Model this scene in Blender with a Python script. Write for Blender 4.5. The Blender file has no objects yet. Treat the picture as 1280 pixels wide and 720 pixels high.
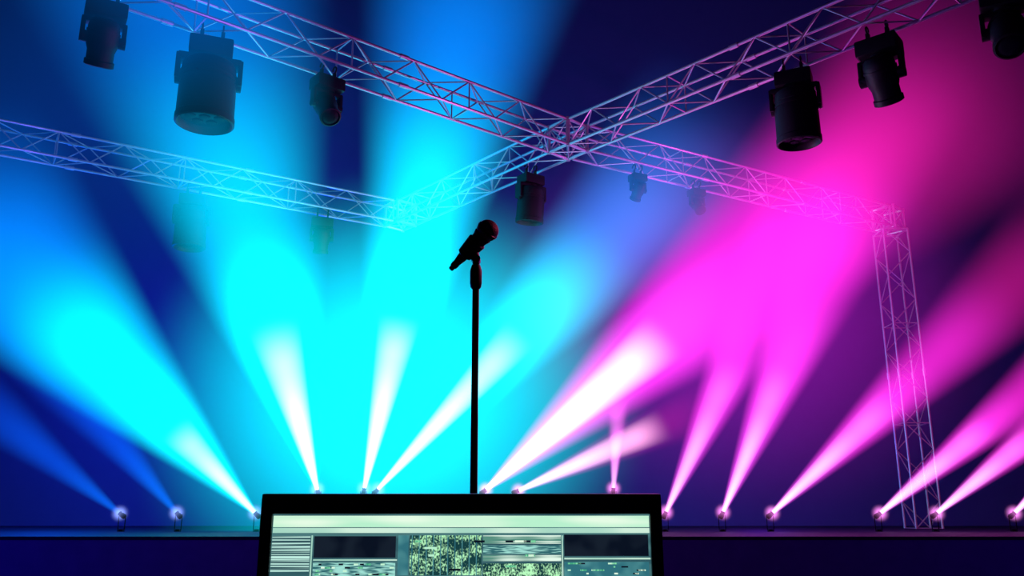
import bpy, bmesh, math, random
from mathutils import Vector, Matrix
random.seed(4)
sc = bpy.context.scene
sc.view_settings.view_transform = 'Standard'
sc.view_settings.look = 'None'
COL = sc.collection

# ---------------------------------------------------------------- materials
def mat_pbr(name, col, rough=0.5, metal=0.0, bump=0.0, bscale=40, var=0.15, spec=0.5):
    m = bpy.data.materials.new(name); m.use_nodes = True
    nt = m.node_tree; b = nt.nodes['Principled BSDF']
    tc = nt.nodes.new('ShaderNodeTexCoord')
    nz = nt.nodes.new('ShaderNodeTexNoise'); nz.inputs['Scale'].default_value = bscale
    nt.links.new(tc.outputs['Object'], nz.inputs['Vector'])
    mx = nt.nodes.new('ShaderNodeMixRGB')
    mx.inputs[1].default_value = (*[c*(1-var) for c in col], 1)
    mx.inputs[2].default_value = (*[min(1, c*(1+var)) for c in col], 1)
    nt.links.new(nz.outputs['Fac'], mx.inputs[0])
    nt.links.new(mx.outputs[0], b.inputs['Base Color'])
    b.inputs['Roughness'].default_value = rough
    b.inputs['Metallic'].default_value = metal
    b.inputs['Specular IOR Level'].default_value = spec
    if bump:
        bp = nt.nodes.new('ShaderNodeBump'); bp.inputs['Strength'].default_value = bump
        bp.inputs['Distance'].default_value = 0.01
        nt.links.new(nz.outputs['Fac'], bp.inputs['Height'])
        nt.links.new(bp.outputs['Normal'], b.inputs['Normal'])
    return m

def mat_emit(name, col, s):
    m = bpy.data.materials.new(name); m.use_nodes = True
    b = m.node_tree.nodes['Principled BSDF']
    b.inputs['Base Color'].default_value = (*[c*0.2 for c in col], 1)
    b.inputs['Emission Color'].default_value = (*col, 1)
    b.inputs['Emission Strength'].default_value = s
    return m

def math_node(nt, op, a, b=None, clamp=False):
    n = nt.nodes.new('ShaderNodeMath'); n.operation = op; n.use_clamp = clamp
    for i, v in enumerate((a, b)):
        if v is None: continue
        if isinstance(v, (int, float)): n.inputs[i].default_value = v
        else: nt.links.new(v, n.inputs[i])
    return n.outputs[0]

def mat_beam(name, L, r0, tan, stops, S, p=1.2, step=1.8):
    """self-glowing volume painted as a light beam: emission falls off radially from the beam axis and along it"""
    m = bpy.data.materials.new(name); m.use_nodes = True
    nt = m.node_tree; nt.nodes.remove(nt.nodes['Principled BSDF'])
    out = nt.nodes['Material Output']
    tc = nt.nodes.new('ShaderNodeTexCoord'); sp = nt.nodes.new('ShaderNodeSeparateXYZ')
    nt.links.new(tc.outputs['Object'], sp.inputs[0])
    x, y, z = sp.outputs
    R = math_node(nt, 'ADD', math_node(nt, 'MULTIPLY', z, tan), r0)
    r2 = math_node(nt, 'ADD', math_node(nt, 'MULTIPLY', x, x), math_node(nt, 'MULTIPLY', y, y))
    q = math_node(nt, 'DIVIDE', r2, math_node(nt, 'MULTIPLY', R, R))
    prof = math_node(nt, 'POWER', math_node(nt, 'SUBTRACT', 1.0, q, True), p)
    st = math_node(nt, 'DIVIDE', math_node(nt, 'MULTIPLY', prof, S*0.75), R)
    cr = nt.nodes.new('ShaderNodeValToRGB')
    nt.links.new(math_node(nt, 'DIVIDE', z, L, True), cr.inputs[0])
    els = cr.color_ramp.elements
    cr.color_ramp.interpolation = 'EASE'
    while len(els) < len(stops): els.new(0.5)
    for e, (pos, c) in zip(els, stops): e.position = pos
    for e, (pos, c) in zip(els, stops): e.color = (*c, 1)
    em = nt.nodes.new('ShaderNodeEmission')
    nt.links.new(cr.outputs[0], em.inputs['Color']); nt.links.new(st, em.inputs['Strength'])
    nt.links.new(em.outputs[0], out.inputs['Volume'])
    m.cycles.volume_step_rate = step
    return m

def mat_haze(name, stops_col, S, p=2.0):  # volume glows by its own emission, fading out from the centre
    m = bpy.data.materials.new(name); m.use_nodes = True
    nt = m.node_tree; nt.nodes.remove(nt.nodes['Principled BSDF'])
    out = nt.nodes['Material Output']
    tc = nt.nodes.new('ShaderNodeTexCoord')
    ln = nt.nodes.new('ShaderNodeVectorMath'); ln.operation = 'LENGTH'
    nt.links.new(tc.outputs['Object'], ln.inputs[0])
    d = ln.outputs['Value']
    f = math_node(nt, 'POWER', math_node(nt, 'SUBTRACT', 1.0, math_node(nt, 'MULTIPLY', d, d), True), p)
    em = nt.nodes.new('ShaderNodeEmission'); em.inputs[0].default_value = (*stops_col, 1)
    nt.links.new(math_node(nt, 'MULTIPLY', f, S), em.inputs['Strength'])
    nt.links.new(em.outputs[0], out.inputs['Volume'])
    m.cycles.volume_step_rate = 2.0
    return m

M_black = mat_pbr('black_plastic', (0.012, 0.012, 0.015), 0.45)
M_fix = mat_pbr('fixture_black', (0.007, 0.007, 0.011), 0.55, 0.0, 0.2, 30, spec=0.25)
M_fix2 = mat_pbr('fixture_matt_black', (0.004, 0.004, 0.006), 0.8, 0.0, 0.1, 30, spec=0.1)
M_alu = mat_pbr('truss_aluminium', (0.46, 0.40, 0.52), 0.36, 0.55, 0.1, 12)
M_steel = mat_pbr('black_steel', (0.02, 0.02, 0.025), 0.3, 0.6)
M_lensdark = mat_pbr('lens_glass_dark', (0.004, 0.006, 0.012), 0.5, 0.0, spec=0.1)
M_glint = mat_emit('lens_glint_cyan', (0.1, 0.7, 1.0), 1.3)  # emission painted in for a cyan highlight on the glass

# ---------------------------------------------------------------- mesh helpers
class MB:
    def __init__(s): s.bm = bmesh.new()
    def _apply(s, vs, M):
        bmesh.ops.transform(s.bm, matrix=M, verts=vs)
    def tube(s, a, b, r1, r2=None, seg=8, cap=True):
        a = Vector(a); b = Vector(b); d = b-a
        if r2 is None: r2 = r1
        res = bmesh.ops.create_cone(s.bm, cap_ends=cap, segments=seg, radius1=r1, radius2=r2, depth=d.length)
        s._apply(res['verts'], Matrix.Translation((a+b)/2) @ d.to_track_quat('Z', 'Y').to_matrix().to_4x4())
        return s
    def box(s, c, size, M=None, bev=0.0):
        res = bmesh.ops.create_cube(s.bm, size=1)
        vs = res['verts']
        s._apply(vs, Matrix.Diagonal((*size, 1)))
        if bev:
            es = list({e for v in vs for e in v.link_edges})
            rb = bmesh.ops.bevel(s.bm, geom=es, offset=bev, segments=2, affect='EDGES', profile=0.7)
            vs = list({v for f in rb['faces'] for v in f.verts} | {v for v in vs if v.is_valid})
        T = Matrix.Translation(c)
        s._apply(vs, (M @ T) if M else T)
        return s
    def lathe(s, prof, M=None, seg=32):
        rings = []
        for r, z in prof:
            rings.append([s.bm.verts.new((r*math.cos(2*math.pi*i/seg), r*math.sin(2*math.pi*i/seg), z)) for i in range(seg)])
        for a, b in zip(rings, rings[1:]):
            for i in range(seg):
                j = (i+1) % seg
                s.bm.faces.new((a[i], a[j], b[j], b[i]))
        s.bm.faces.new(rings[0][::-1]); s.bm.faces.new(rings[-1])
        if M: s._apply([v for r in rings for v in r], M)
        return s
    def obj(s, name, mat, parent=None, smooth=True, M=None):
        me = bpy.data.meshes.new(name)
        bmesh.ops.recalc_face_normals(s.bm, faces=s.bm.faces)
        s.bm.to_mesh(me); s.bm.free()
        o = bpy.data.objects.new(name, me); COL.objects.link(o)
        me.materials.append(mat)
        if smooth:
            for p in me.polygons: p.use_smooth = True
            try: me.set_sharp_from_angle(angle=math.radians(35))
            except Exception: pass
        if parent: o.parent = parent
        if M: o.matrix_local = M
        return o

def empty(name, loc, parent=None):
    e = bpy.data.objects.new(name, None); e.empty_display_size = 0.2
    COL.objects.link(e); e.location = loc
    if parent: e.parent = parent
    return e

# ---------------------------------------------------------------- room
M_wall = mat_pbr('backdrop_cloth', (0.06, 0.06, 0.30), 0.95, 0, 0.1, 3, 0.05, spec=0.0)
M_dark = mat_pbr('dark_paint', (0.02, 0.02, 0.03), 0.9, spec=0.1)
M_floor = mat_pbr('floor_dark', (0.03, 0.03, 0.06), 0.7, 0, 0.1, 5, spec=0.2)
M_stage = mat_pbr('stage_deck_black', (0.015, 0.012, 0.04), 0.6, 0, 0.15, 6, spec=0.12)
M_skirt = mat_pbr('stage_skirt_navy', (0.10, 0.06, 0.35), 0.95, 0, 0.15, 6, spec=0.0)
MB().box((0, 9, -0.05), (36, 30, 0.1)).obj('floor', M_floor, smooth=False)
MB().box((0, 22.1, 9), (36, 0.2, 18)).obj('wall_back', M_wall, smooth=False)
MB().box((-18.1, 9, 9), (0.2, 30, 18)).obj('wall_left', M_dark, smooth=False)
MB().box((18.1, 9, 9), (0.2, 30, 18)).obj('wall_right', M_dark, smooth=False)
MB().box((0, -6.1, 9), (36, 0.2, 18)).obj('wall_front', M_dark, smooth=False)
MB().box((0, 9, 18.05), (36, 30.2, 0.1)).obj('ceiling', M_dark, smooth=False)
st = empty('stage', (0, 0, 0))
MB().box((0, 16.25, 1.15), (30, 11.3, 0.1)).obj('deck', M_stage, st, False)
MB().box((0, 16.1, 0.58), (29.98, 11.02, 1.16)).obj('skirt', M_skirt, st, False)
MB().box((-0.8, 14.1, 1.35), (5.6, 1.2, 0.3), bev=0.01).obj('riser', M_stage, st, False)

# ---------------------------------------------------------------- trusses
ZT = 7.43
def truss(a, b, w=0.44, pitch=0.5, rc=0.024, rb=0.012, name='lighting_truss'):
    a = Vector(a); b = Vector(b); d = b-a; L = d.length; t = d.normalized()
    up = Vector((0, 0, 1)) if abs(t.z) < 0.9 else Vector((0, 1, 0))
    side = t.cross(up).normalized(); up2 = side.cross(t).normalized()
    mb = MB(); h = w/2
    cor = [side*h+up2*h, -side*h+up2*h, -side*h-up2*h, side*h-up2*h]
    for c in cor: mb.tube(a+c, b+c, rc, seg=10)
    n = max(2, round(L/pitch)); 
    for k in range(4):
        c0, c1 = cor[k], cor[(k+1) % 4]
        for i in range(n):
            p = a+t*(L*i/n); q = a+t*(L*(i+1)/n)
            if (i+k) % 2: mb.tube(p+c0, q+c1, rb, seg=6)
            else: mb.tube(p+c1, q+c0, rb, seg=6)
            if i % 4 == 0: mb.tube(p+c0, p+c1, rb, seg=6)
        mb.tube(b+c0, b+c1, rc, seg=6)
    m = max(1, int(L/2.5))
    for i in range(1, m):
        for c in cor:
            p = a+t*(L*i/m)+c
            mb.tube(p-t*0.07, p+t*0.07, rc*1.5, seg=10)
    return mb.obj(name, M_alu)

J = Vector((0.92, 13.4, ZT)); N = Vector((-2.3, 17.2, ZT)); T = Vector((7.9, 17.5, ZT))
d1 = Vector((-.772, -.635, 0)); d2 = Vector((.683, -.73, 0))
truss(J+d1*0.24, J+d1*9.5)
truss(J+d2*0.24, J+d2*9.5)
dn = (N-J).normalized(); truss(J+dn*0.24, N-dn*0.24)
dt = (T-J).normalized(); truss(J+dt*0.24, T-dt*0.24)
dl = (Vector((-12.5, 10.7, ZT))-N).normalized(); truss(N+dl*0.26, N+dl*12)
truss((T.x, T.y, 1.2), (T.x, T.y, ZT-0.26), w=0.5)
def corner(c):
    mb = MB(); h = 0.22
    P = [Vector((x*h, y*h, z*h)) for x in (-1, 1) for y in (-1, 1) for z in (-1, 1)]
    R = Matrix.Rotation(math.radians(41), 3, 'Z')
    for i in range(8):
        for j in range(i+1, 8):
            if bin(i ^ j).count('1') == 1: mb.tube(R@P[i], R@P[j], 0.027, seg=8)
            elif bin(i ^ j).count('1') == 2: mb.tube(R@P[i], R@P[j], 0.012, seg=6)
    for p in P: mb.tube(R@p-Vector((0, 0, .03)), R@p+Vector((0, 0, .03)), 0.035)
    o = mb.obj('truss_corner_block', M_alu); o.location = c
corner(J); corner(N); corner(T)

# ---------------------------------------------------------------- hanging lamps
ZH = ZT-0.27
def clamp_base(e, s):
    mb = MB()
    mb.box((0, 0, -0.23*s), (0.46*s, 0.34*s, 0.20*s), bev=0.03*s)
    mb.box((0, 0, -0.12*s), (0.3*s, 0.1*s, 0.05*s))
    for sx in (-.11, .11):
        mb.box((sx*s, 0, -0.05*s), (0.04*s, 0.06*s, 0.12*s), bev=0.005)
        ring = [(0.05*math.cos(t), 0.05*math.sin(t)) for t in [math.pi*2*i/12 for i in range(10)]]
        for p, q in zip(ring, ring[1:]):
            mb.tube((sx*s, p[0], p[1]+0.05), (sx*s, q[0], q[1]+0.05), 0.012, seg=6)
    mb.tube((0, 0, -0.31*s), (0, 0, -0.36*s), 0.12*s, seg=20)
    mb.obj('clamp_base', M_fix, e)
    mc = MB(); prev = None
    for i in range(9):
        t = i/8; p = Vector(((-.18+.36*t)*s, 0.13*s, -0.12*s-0.1*s*math.sin(math.pi*t)*0.6+0.02))
        if prev is not None: mc.tube(prev, p, 0.006*s, seg=5)
        prev = p
    mc.obj('safety_cable', M_steel, e)

def wash(x, y, s=1.0, yaw=0, tilt=0, k=1.0, name='wash_light'):
    e = empty(name, (x, y, ZH)); e.rotation_euler = (0, 0, math.radians(yaw))
    clamp_base(e, s)
    mb = MB()
    mb.box((0, 0, -0.365*s), (0.60*s*k, 0.20*s, 0.07*s), bev=0.02*s)
    for sx in (-1, 1):
        mb.box((sx*0.295*s*k, 0, -0.49*s), (0.05*s, 0.19*s, 0.30*s), bev=0.015*s)
        mb.tube((sx*0.31*s*k, 0, -0.59*s), (sx*0.25*s*k, 0, -0.59*s), 0.085*s, seg=18)
    mb.obj('yoke', M_fix, e)
    Mh = Matrix.Translation((0, 0, -0.66*s)) @ Matrix.Rotation(math.radians(tilt), 4, 'X')
    prof = [(0.18, .27), (.24, .258), (.258, .23), (.262, .17), (.262, .14), (.270, .14), (.270, .11), (.262, .11), (.262, .08), (.270, .08), (.270, .05), (.262, .05),
            (.268, 0), (.272, -.05), (.275, -.36), (.283, -.37), (.283, -.44), (.265, -.45), (.245, -.42), (.24, -.36)]
    MB().lathe([(r*s*k, z*s) for r, z in prof], Mh, 36).obj('head', M_fix, e)
    mb = MB()
    for i in range(7):
        a = i*math.pi*2/6; rr = 0 if i == 6 else 0.15*s
        mb.lathe([(0.06*s, -.35*s), (0.06*s, -.375*s), (.03*s, -.382*s)], Mh @ Matrix.Translation((rr*math.cos(a), rr*math.sin(a), 0)), 14)
    mb.obj('lens_cluster', M_lensdark, e)
    return e

def head_parts(e, s, Mh, lensmat, bodymat=None):
    prof = [(0.06, .27), (.12, .26), (.16, .22), (.175, .15), (.175, .12), (.185, .12), (.185, .09), (.175, .09), (.18, 0), (.17, -.06), (.15, -.12), (.15, -.22), (.165, -.23), (.165, -.29), (.145, -.30), (.14, -.27)]
    MB().lathe([(r*s, z*s) for r, z in prof], Mh, 28).obj('head', bodymat or M_fix, e)
    MB().lathe([(.135*s, -.26*s), (.135*s, -.275*s), (.11*s, -.295*s), (.06*s, -.305*s)], Mh, 24).obj('lens', lensmat, e)

def spot_hung(x, y, s=1.0, yaw=0, tilt=0, lens=None):
    e = empty('moving_head_light', (x, y, ZH)); e.rotation_euler = (0, 0, math.radians(yaw))
    clamp_base(e, s)
    mb = MB()
    mb.box((0, 0, -0.37*s), (0.5*s, 0.12*s, 0.06*s), bev=0.02*s)
    for sx in (-1, 1):
        mb.box((sx*0.225*s, 0, -0.49*s), (0.05*s, 0.13*s, 0.28*s), bev=0.02*s)
        mb.tube((sx*0.25*s, 0, -0.58*s), (sx*0.15*s, 0, -0.58*s), 0.07*s, seg=18)
    mb.obj('yoke', M_fix, e)
    head_parts(e, s, Matrix.Translation((0, 0, -0.6*s)) @ Matrix.Rotation(math.radians(tilt), 4, 'X'), lens or M_lensdark)
    return e

wash(-3.66, 9.64, 1.1, 20, 0, 1.1)
wash(3.68, 10.45, 1.0, -25, 3)
spot_hung(4.46, 9.62, 1.05, -40, 35)
spot_hung(5.42, 8.62, 1.0, -30, -30)
spot_hung(-4.60, 8.87, 0.95, 30, 30)
spot_hung(-2.45, 10.63, 0.85, 40, -35)
wash(0.32, 14.07, 0.85, 35, 8)
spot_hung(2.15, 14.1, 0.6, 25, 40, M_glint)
spot_hung(3.3, 14.82, 0.6, 25, -35)
wash(-5.76, 15.0, 1.0, 15)
spot_hung(-3.7, 16.3, 0.9, 15, 20)

# ---------------------------------------------------------------- floor lamps with beams
def cone_obj(name, L, r0, tan, mat, parent, M):  # cone of emissive volume standing in for the visible beam
    mb = MB()
    mb.tube((0, 0, 0), (0, 0, L), r0, r0+tan*L, seg=48)
    return mb.obj(name, mat, parent, True, M)

YB = 14.0
GLOW = {}
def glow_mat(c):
    if c not in GLOW: GLOW[c] = mat_haze('lens_glare_emissive', c, 12.0, 4.0)
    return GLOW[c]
def beam_lamp(x, z, dx, dz, glow=None, core=None, dy=0.0, lens=(0.4, 0.7, 1.0), ls=14, gr=0.17, gc=(.25, .35, 1)):
    zf = 1.5 if 1.75 < z else 1.2
    s = 0.25
    e = empty('stage_spotlight', (x, YB, zf))
    h = z-zf
    mb = MB()
    mb.box((0, 0, 0.04*s+0.0), (0.34*s, 0.3*s, 0.08*s), bev=0.015*s)
    mb.tube((0, 0, 0.08*s), (0, 0, 0.1*s), 0.1*s, seg=18)
    mb.box((0, 0, 0.12*s), (0.42*s, 0.1*s, 0.04*s), bev=0.01*s)
    for sx in (-1, 1):
        mb.box((sx*0.2*s, 0, (0.12*s+h)/2+0.03*s), (0.03*s, 0.08*s, h-0.06*s), bev=0.003*s)
    mb.obj('base_yoke', M_fix2, e)
    d = Vector((dx, dy, dz)).normalized()
    q = d.to_track_quat('Z', 'Y').to_matrix().to_4x4()
    Mh = Matrix.Translation((0, 0, h)) @ q @ Matrix.Rotation(math.pi, 4, 'X') @ Matrix.Scale(0.85, 4)
    head_parts(e, s, Mh, mat_emit('lamp_lens_lit', lens, ls), M_fix2)
    Mb = Matrix.Translation(Vector((0, 0, h)) + d*0.055) @ q
    if glow:
        L, tan, S, stops = glow
        cone_obj('beam_glow', L, 0.04, tan, mat_beam('beam_glow', L, 0.04, tan, stops, S, 1.3), e, Mb)
    if core:
        L, tan, S, stops = core
        cone_obj('beam_core', L, 0.035, tan, mat_beam('beam_core', L, 0.035, tan, stops, S, 0.9), e, Mb)
    me = bpy.data.meshes.new('lens_glow'); bm = bmesh.new()  # emissive sphere added as the glare around the lens
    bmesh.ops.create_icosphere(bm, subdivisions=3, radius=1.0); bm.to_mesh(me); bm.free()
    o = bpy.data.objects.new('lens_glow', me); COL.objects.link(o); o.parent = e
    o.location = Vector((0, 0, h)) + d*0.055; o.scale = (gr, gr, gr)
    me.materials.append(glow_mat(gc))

def cyan(f=1.0):
    return [(0, (0, .5, .6)), (0.2, (0, .78, .8)), (0.42, (0, .46*f, .68*f)), (0.68, (0, .085*f, .34*f)), (1, (0, 0.004, .03))]
def ccore():
    return [(0, (.8, 1, 1)), (0.35, (.6, .9, 1)), (0.75, (.3, .6, .7)), (1, (0, 0, 0))]
def pink():
    return [(0, (.8, .06, .8)), (0.25, (.85, .03, .68)), (0.48, (.42, .008, .29)), (0.72, (.17, .002, .075)), (1, (0, 0, 0))]
def pcore():
    return [(0, (1, .8, 1)), (0.3, (1, .45, .9)), (0.7, (.6, .12, .5)), (1, (0, 0, 0))]
def wcore():
    return [(0, (1, .9, 1)), (0.35, (1, .65, .8)), (0.75, (.8, .4, .55)), (1, (0, 0, 0))]
def blue():
    return [(0, (0, .12, .7)), (0.3, (0, .06, .5)), (0.7, (0, .02, .25)), (1, (0, 0, 0))]

ZL = 1.44
beam_lamp(-6.0, ZL, -2.1, 1.5, (5, .17, .9, blue()))
beam_lamp(-5.13, ZL, -3.0, 3.1, (6.5, .18, 1.0, blue()))
beam_lamp(-3.92, ZL, -3.6, 3.4, (8.5, .28, 3.0, cyan()), (1.9, .13, 1.5, ccore()))
# this head is tilted out over the audience
beam_lamp(-3.01, 1.79, -.79, 4.92, (10.5, .25, 3.0, cyan(.6)), (2.9, .12, 2.0, ccore()), dy=-4.0)
beam_lamp(-2.30, 1.79, .38, 2.2, (11, .23, 2.9, cyan(.9)), (2.8, .12, 2.2, ccore()))
beam_lamp(-2.12, 1.79, 2.1, 2.33, (8.5, .21, 2.5, cyan()), (3.4, .095, 2.0, ccore()))
pl = (1, .45, .9); pg = (1, .25, .9)
PK = dict(lens=pl, gc=pg)
beam_lamp(-.45, 1.79, 2.45, 2.07, (12.5, .24, 2.3, pink()), (3.9, .12, 2.6, wcore()), **PK)
beam_lamp(.05, 1.79, 1.77, .78, (3.6, .14, 1.0, pink()), (2.6, .1, 1.2, wcore()), **PK)
beam_lamp(1.57, 1.79, .1, 1.15, (2.2, .14, .8, pink()), (1.5, .1, .6, pcore()), **PK)
beam_lamp(2.35, ZL, .98, 1.93, (8, .17, 1.5, pink()), (2.7, .1, 1.0, pcore()), **PK)
beam_lamp(3.23, ZL, 1.22, 2.5, (9, .18, 1.8, pink()), (2.6, .1, 1.2, pcore()), **PK)
beam_lamp(3.97, ZL, 2.3, 1.98, (7.8, .15, 1.7, pink()), (2.8, .09, 1.3, pcore()), **PK)
beam_lamp(5.63, ZL, 2.54, 1.86, (6.8, .135, 1.6, pink()), (2.4, .09, 1.3, pcore()), **PK)
beam_lamp(6.5, ZL, 1.7, 1.22, (6, .13, 1.4, pink()), (2.2, .09, 1.2, pcore()), **PK)
beam_lamp(7.7, ZL, 1.2, 1.0, (5, .13, 1.2, pink()), (2., .09, 1.2, pcore()), **PK)

# self-glowing ellipsoids painting lit stage haze; the lamps do not light them
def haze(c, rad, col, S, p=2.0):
    me = bpy.data.meshes.new('haze_glow'); bm = bmesh.new()
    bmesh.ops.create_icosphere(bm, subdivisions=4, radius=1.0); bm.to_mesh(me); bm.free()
    o = bpy.data.objects.new('haze_glow', me); COL.objects.link(o)
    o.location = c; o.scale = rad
    me.materials.append(mat_haze('haze_emissive', col, S, p))
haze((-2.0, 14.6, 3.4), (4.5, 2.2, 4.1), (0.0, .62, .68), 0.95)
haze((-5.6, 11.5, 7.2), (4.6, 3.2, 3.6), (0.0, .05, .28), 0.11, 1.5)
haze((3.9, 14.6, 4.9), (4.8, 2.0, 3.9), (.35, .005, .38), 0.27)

# ---------------------------------------------------------------- lights
def point(name, loc, col, P, r=0.0):
    l = bpy.data.lights.new(name, 'POINT'); l.color = col; l.energy = P; l.shadow_soft_size = r
    o = bpy.data.objects.new(name, l); COL.objects.link(o); o.location = loc
point('blue_backdrop_fill', (-9, 17.5, 4.5), (0.0, .06, 1), 560)  # added fill without a fixture, colours the left backdrop blue
point('blue_backdrop_fill', (-3.5, 17.8, 5.0), (0.0, .05, 1), 240)  # second added blue fill, nearer the middle of the backdrop
point('purple_backdrop_fill', (5, 18.2, 3.0), (.12, .01, 1), 55)  # added fill, no fixture here; purple tint for the right backdrop
point('violet_truss_fill', (-1, 8.0, 5.0), (.60, .12, 1), 80)  # unseen source added to tint the trusses violet
point('pink_truss_fill', (1.8, 11.0, 5.2), (1, .16, .75), 120)  # unseen source added to turn the truss junction pink
point('pink_truss_fill', (5.2, 13.5, 6.2), (1, .12, .7), 75)  # another added pink fill for the right-hand truss
point('violet_truss_fill', (-7, 12.0, 5.5), (.28, .1, 1), 45)  # another added violet fill for the left truss
point('pink_mic_fill', (1.4, 2.6, 2.9), (1, .12, .3), 30)  # added fill giving the microphone its reddish tinge
point('blue_skirt_fill', (-7, 7.0, 0.9), (0.0, .01, 1), 110)  # added fill with no fixture, lifts the stage skirt on the left
point('purple_skirt_fill', (7, 7.0, 0.9), (.15, .0, 1), 32)  # added fill with no fixture, lifts the skirt on the right

w = bpy.data.worlds.new('night'); sc.world = w; w.use_nodes = True
w.node_tree.nodes['Background'].inputs[0].default_value = (0.003, 0.002, 0.012, 1)

# ---------------------------------------------------------------- microphone on stand
ms = empty('microphone_stand', (-.085, 2.0, 0))
mb = MB()
mb.lathe([(.0125, .35), (.0125, 1.18), (.014, 1.18), (.017, 1.19), (.018, 1.25), (.016, 1.27), (.012, 1.28), (.0088, 1.285), (.0080, 1.96), (.0075, 1.965)], seg=24)
mb.obj('pole', M_steel, ms)
mb = MB()
for k in range(3):
    a = k*2*math.pi/3+0.5
    c, s_ = math.cos(a), math.sin(a)
    mb.tube((c*.02, s_*.02, .36), (c*.34, s_*.34, .015), .008, seg=10)
    mb.tube((c*.30, s_*.30, .052), (c*.36, s_*.36, .012), .013, seg=10)
mb.lathe([(.02, .30), (.028, .31), (.028, .40), (.02, .41)], seg=20)
mb.obj('tripod_base', M_steel, ms)
ball = Vector((-.0575, 1.975, 2.082)); tail = Vector((-.142, 2.03, 2.008))
ax = (ball-tail).normalized(); Lm = (ball-tail).length
loc = tail - Vector((-.085, 2.0, 0))
Mm = Matrix.Translation(loc) @ ax.to_track_quat('Z', 'Y').to_matrix().to_4x4()
k = Lm
pc = Mm @ Vector((0, 0, k*.56))
mb = MB()
mb.lathe([(.009, 1.946), (.0125, 1.950), (.0140, 1.960), (.0140, 1.990), (.012, 1.998), (.010, 2.004)], seg=20)
mb.box((0, 0, 2.008), (.016, .014, .022), bev=.003)
mb.tube((0, -.013, 2.017), (0, .013, 2.017), .0105, seg=16)
mb.obj('clip_swivel', M_black, ms)
mic = empty('microphone', (0, 0, 0), ms)
MB().lathe([(.0065, 0), (.0085, .002), (.0095, .010), (.0088, .012), (.0092, .018), (.0115, .03), (.0165, k*.6), (.020, k*.78), (.0225, k-.02), (.0235, k-.017)], Mm, 28).obj('handle', M_black, mic)
g = bpy.data.materials.new('grille_wire_mesh'); g.use_nodes = True
nt = g.node_tree; b = nt.nodes['Principled BSDF']
b.inputs['Metallic'].default_value = 0.4; b.inputs['Roughness'].default_value = 0.55
tc = nt.nodes.new('ShaderNodeTexCoord')
ck = nt.nodes.new('ShaderNodeTexVoronoi'); ck.inputs['Scale'].default_value = 420
nt.links.new(tc.outputs['Object'], ck.inputs['Vector'])
cr = nt.nodes.new('ShaderNodeValToRGB'); cr.color_ramp.elements[0].color = (.03, .012, .015, 1); cr.color_ramp.elements[1].color = (.3, .16, .18, 1)
cr.color_ramp.elements[0].position = .2; cr.color_ramp.elements[1].position = .6
nt.links.new(ck.outputs['Distance'], cr.inputs[0]); nt.links.new(cr.outputs[0], b.inputs['Base Color'])
bp = nt.nodes.new('ShaderNodeBump'); bp.inputs['Strength'].default_value = .6; bp.inputs['Distance'].default_value = .001
nt.links.new(ck.outputs['Distance'], bp.inputs['Height']); nt.links.new(bp.outputs[0], b.inputs['Normal'])
gp = []
for i in range(15):
    a = -0.95+ (math.pi/2+0.95)*i/14
    gp.append((max(.0005, .0265*math.cos(a)), k+.0255*math.sin(a)))
MB().lathe(gp, Mm, 32).obj('grille', g, mic)
MB().lathe([(.0258, k-.004), (.0275, k-.003), (.0275, k+.003), (.0258, k+.004)], Mm, 32).obj('grille_band', M_steel, mic)
mb = MB()
mb.lathe([(.0145, k*.32), (.0185, k*.34), (.0235, k*.70), (.0205, k*.72)], Mm, 20)
mb.tube(pc, (0, 0, 2.015), .013, .0105, seg=12)
mb.obj('clip', M_black, mic)
mb = MB()
mb.lathe([(.005, -.008), (.0065, -.006), (.0065, 0), (.005, .002)], Mm, 16)
mb.obj('cable_plug', M_black, mic)

# ---------------------------------------------------------------- monitor on desk
XL, XR, ZTp, YM = -.3316, .1977, 1.459, 1.2
W = XR-XL; xc = (XL+XR)/2; H = 0.335; zc = ZTp-H/2
mon = empty('computer_monitor', (xc, YM, 0))
bz, bt = .016, .0265
mb = MB()
mb.box((0, .012, ZTp-bt/2), (W, .03, bt), bev=.004)
mb.box((0, .012, ZTp-H+.012), (W, .03, .024), bev=.004)
for sx in (-1, 1): mb.box((sx*(W/2-bz/2), .012, zc), (bz, .03, H-.01), bev=.003)
mb.box((0, .03, zc), (W-.01, .02, H-.01), bev=.006)
mb.box((0, .052, zc-.03), (W*.5, .03, H*.5), bev=.012)
mb.obj('bezel', M_black, mon, True)
mb = MB()
mb.box((0, .075, 1.1), (.07, .02, .24), bev=.005)
mb.box((0, .06, .988), (.26, .18, .014), bev=.005)
mb.obj('stand', M_black, mon)
SW = W-2*bz; zt = ZTp-bt; zb = ZTp-H+.024; SH = zt-zb
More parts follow.
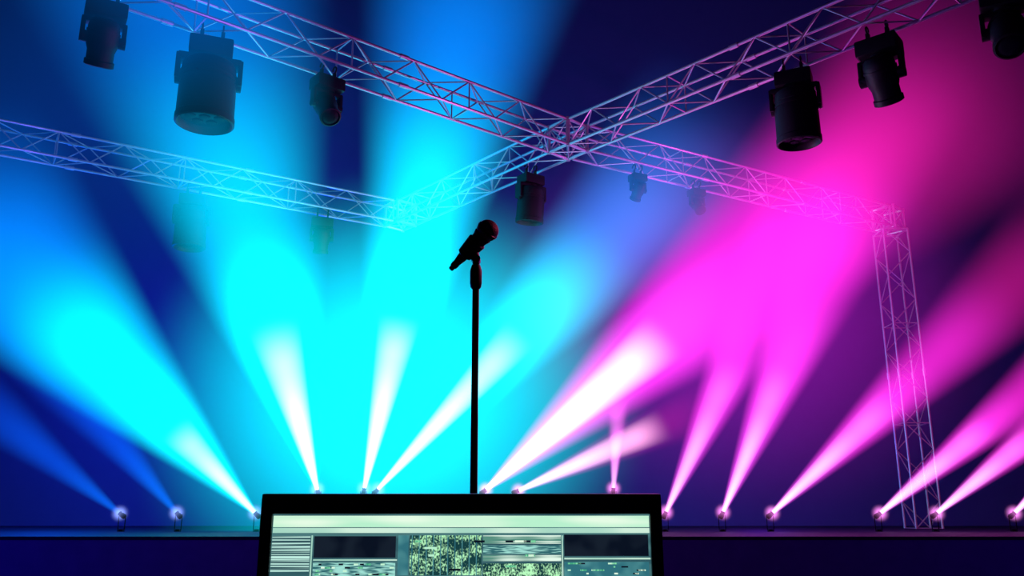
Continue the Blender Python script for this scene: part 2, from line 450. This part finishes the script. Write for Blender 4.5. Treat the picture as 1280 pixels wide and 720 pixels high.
def screen_mat(name, c1, c2, sc_=(1, 1), lo=.42, hi=.6, detail=1, coarse=None):
    m = bpy.data.materials.new(name); m.use_nodes = True
    nt = m.node_tree; b = nt.nodes['Principled BSDF']; b.inputs['Base Color'].default_value = (.01, .01, .01, 1); b.inputs['Roughness'].default_value = .3
    tc = nt.nodes.new('ShaderNodeTexCoord')
    def nz(sx, sz, det):
        mp = nt.nodes.new('ShaderNodeMapping')
        mp.inputs['Scale'].default_value = (sx, 1, sz); nt.links.new(tc.outputs['Object'], mp.inputs[0])
        n = nt.nodes.new('ShaderNodeTexNoise'); n.inputs['Scale'].default_value = 1; n.inputs['Detail'].default_value = det
        nt.links.new(mp.outputs[0], n.inputs['Vector']); return n.outputs['Fac']
    f = nz(sc_[0], sc_[1], detail)
    if coarse:
        g2 = math_node(nt, 'MULTIPLY', math_node(nt, 'SUBTRACT', nz(coarse[0], coarse[1], 0), 0.5), 0.7)
        f = math_node(nt, 'ADD', f, g2)
    mx = nt.nodes.new('ShaderNodeValToRGB'); mx.color_ramp.elements[0].color = (*c1, 1); mx.color_ramp.elements[1].color = (*c2, 1)
    nt.links.new(f, mx.inputs[0])
    mx.color_ramp.elements[0].position = lo; mx.color_ramp.elements[1].position = hi
    nt.links.new(mx.outputs[0], b.inputs['Emission Color']); b.inputs['Emission Strength'].default_value = 1
    return m
base_m = screen_mat('screen_backlight', (.03, .10, .12), (.07, .19, .2), (5, 60))
bar_m = screen_mat('screen_toolbar', (.48, .88, .62), (.78, .97, .78), (6, 50))
dark_m = screen_mat('screen_dark_panel', (.003, .006, .015), (.008, .014, .026), (30, 30))
lines_m = screen_mat('screen_track_lines', (.02, .07, .09), (.55, .9, .8), (3, 700), .45, .6)
white_m = screen_mat('screen_white_lines', (.10, .28, .22), (.8, .98, .85), (2, 500), .4, .55, 1, (20, 3))
code_m = screen_mat('screen_waveform', (.008, .05, .055), (.5, 1, .55), (420, 300), .46, .66, 3, (50, 60))
code2_m = screen_mat('screen_waveform_blue', (.03, .14, .16), (.35, .75, .66), (60, 700), .42, .62, 1, (30, 8))
line_m = screen_mat('screen_rule', (.38, .68, .55), (.62, .85, .7), (8, 8))
teal_m = screen_mat('screen_clip_teal', (.03, .16, .2), (.08, .28, .3), (40, 40))
green_m = screen_mat('screen_clip_green', (.06, .4, .22), (.25, .75, .4), (300, 60))
MB().box((0, .0035, (zt+zb)/2), (SW, .004, SH)).obj('screen', base_m, mon, False)
K = SW/478.0
def R(nm, a, b, c, d, m, lay=1):
    x0, x1, z0, z1 = (a-337)*K, (b-337)*K, (c-644)*K, (d-644)*K
    MB().box((-SW/2+(x0+x1)/2, .0015-.0006*lay, zt-(z0+z1)/2), (x1-x0, .001, z1-z0)).obj(nm, m, mon, False)
R('toolbar', 338, 814, 646, 660, bar_m)
R('toolbar_sub', 338, 814, 661, 667, line_m)
R('track_list', 338, 386, 671, 714, lines_m)
R('panel_a', 391, 494, 671, 697, dark_m)
R('clip_wave', 512, 602, 670, 718, code_m)
R('clip_edge', 497, 510, 670, 718, teal_m)
R('clip_lines', 604, 702, 670, 680, white_m)
R('clip_lines_b', 604, 702, 682, 692, code2_m)
R('clip_lines_c', 604, 702, 694, 701, white_m)
R('clip_lines_d', 604, 702, 704, 722, code_m)
R('panel_b', 706, 812, 669, 695, dark_m)
R('rule', 391, 496, 699, 700.5, line_m, 2)
R('rule_b', 706, 814, 697, 699, line_m, 2)
R('track_a', 391, 494, 703, 722, code2_m)
R('track_b', 706, 812, 702, 722, teal_m)
rr = random.Random(3)
for i in range(26):
    x = rr.uniform(392, 488); z = rr.choice([704, 708, 712, 716])
    R('note', x, x+rr.uniform(2, 7), z, z+2, (bar_m, dark_m, green_m)[i % 3], 2)
for i in range(22):
    x = rr.uniform(708, 804); z = rr.choice([703, 707, 711, 715])
    R('note', x, x+rr.uniform(2, 9), z, z+1.8, (bar_m, dark_m, green_m)[i % 3], 2)
for i in range(10):
    x = 514+i*9
    R('bar_marker', x, x+1.2, 670, 718, teal_m, 2)
for i in range(12):
    x = rr.uniform(512, 690); z = rr.choice([672, 676, 684, 688, 693, 706, 710])
    R('clip_block', x, x+rr.uniform(5, 16), z, z+2.5, (green_m, bar_m, dark_m)[i % 3], 3)
for i in range(7):
    z0 = 728+i*18
    R('lane', 338, 388, z0, z0+13, lines_m)
    R('lane_clip', 391+((i*67) % 140), 620+((i*41) % 80), z0, z0+13, code_m if i % 2 else code2_m)
    R('lane_tail', 726, 812, z0, z0+13, dark_m)
R('divider', 387.5, 389, 670, 850, line_m, 2)
R('divider_b', 703, 704.5, 670, 850, line_m, 2)

dk = empty('desk', (-.07, 1.25, 0))
MB().box((0, 0, .96), (1.5, .65, .04), bev=.006).obj('top', M_black, dk)
mb = MB()
for sx in (-.68, .68):
    for sy in (-.26, .26): mb.box((sx, sy, .47), (.05, .05, .94), bev=.005)
    mb.box((sx, 0, .12), (.04, .5, .04))
mb.obj('legs', M_steel, dk)

# ---------------------------------------------------------------- camera
cd = bpy.data.cameras.new('camera'); cd.sensor_width = 36; cd.lens = 1100/1280*36
cam = bpy.data.objects.new('camera', cd); COL.objects.link(cam)
cam.location = (0, 0, 1.43); cam.rotation_euler = (math.radians(90+14.53), 0, 0)
sc.camera = cam
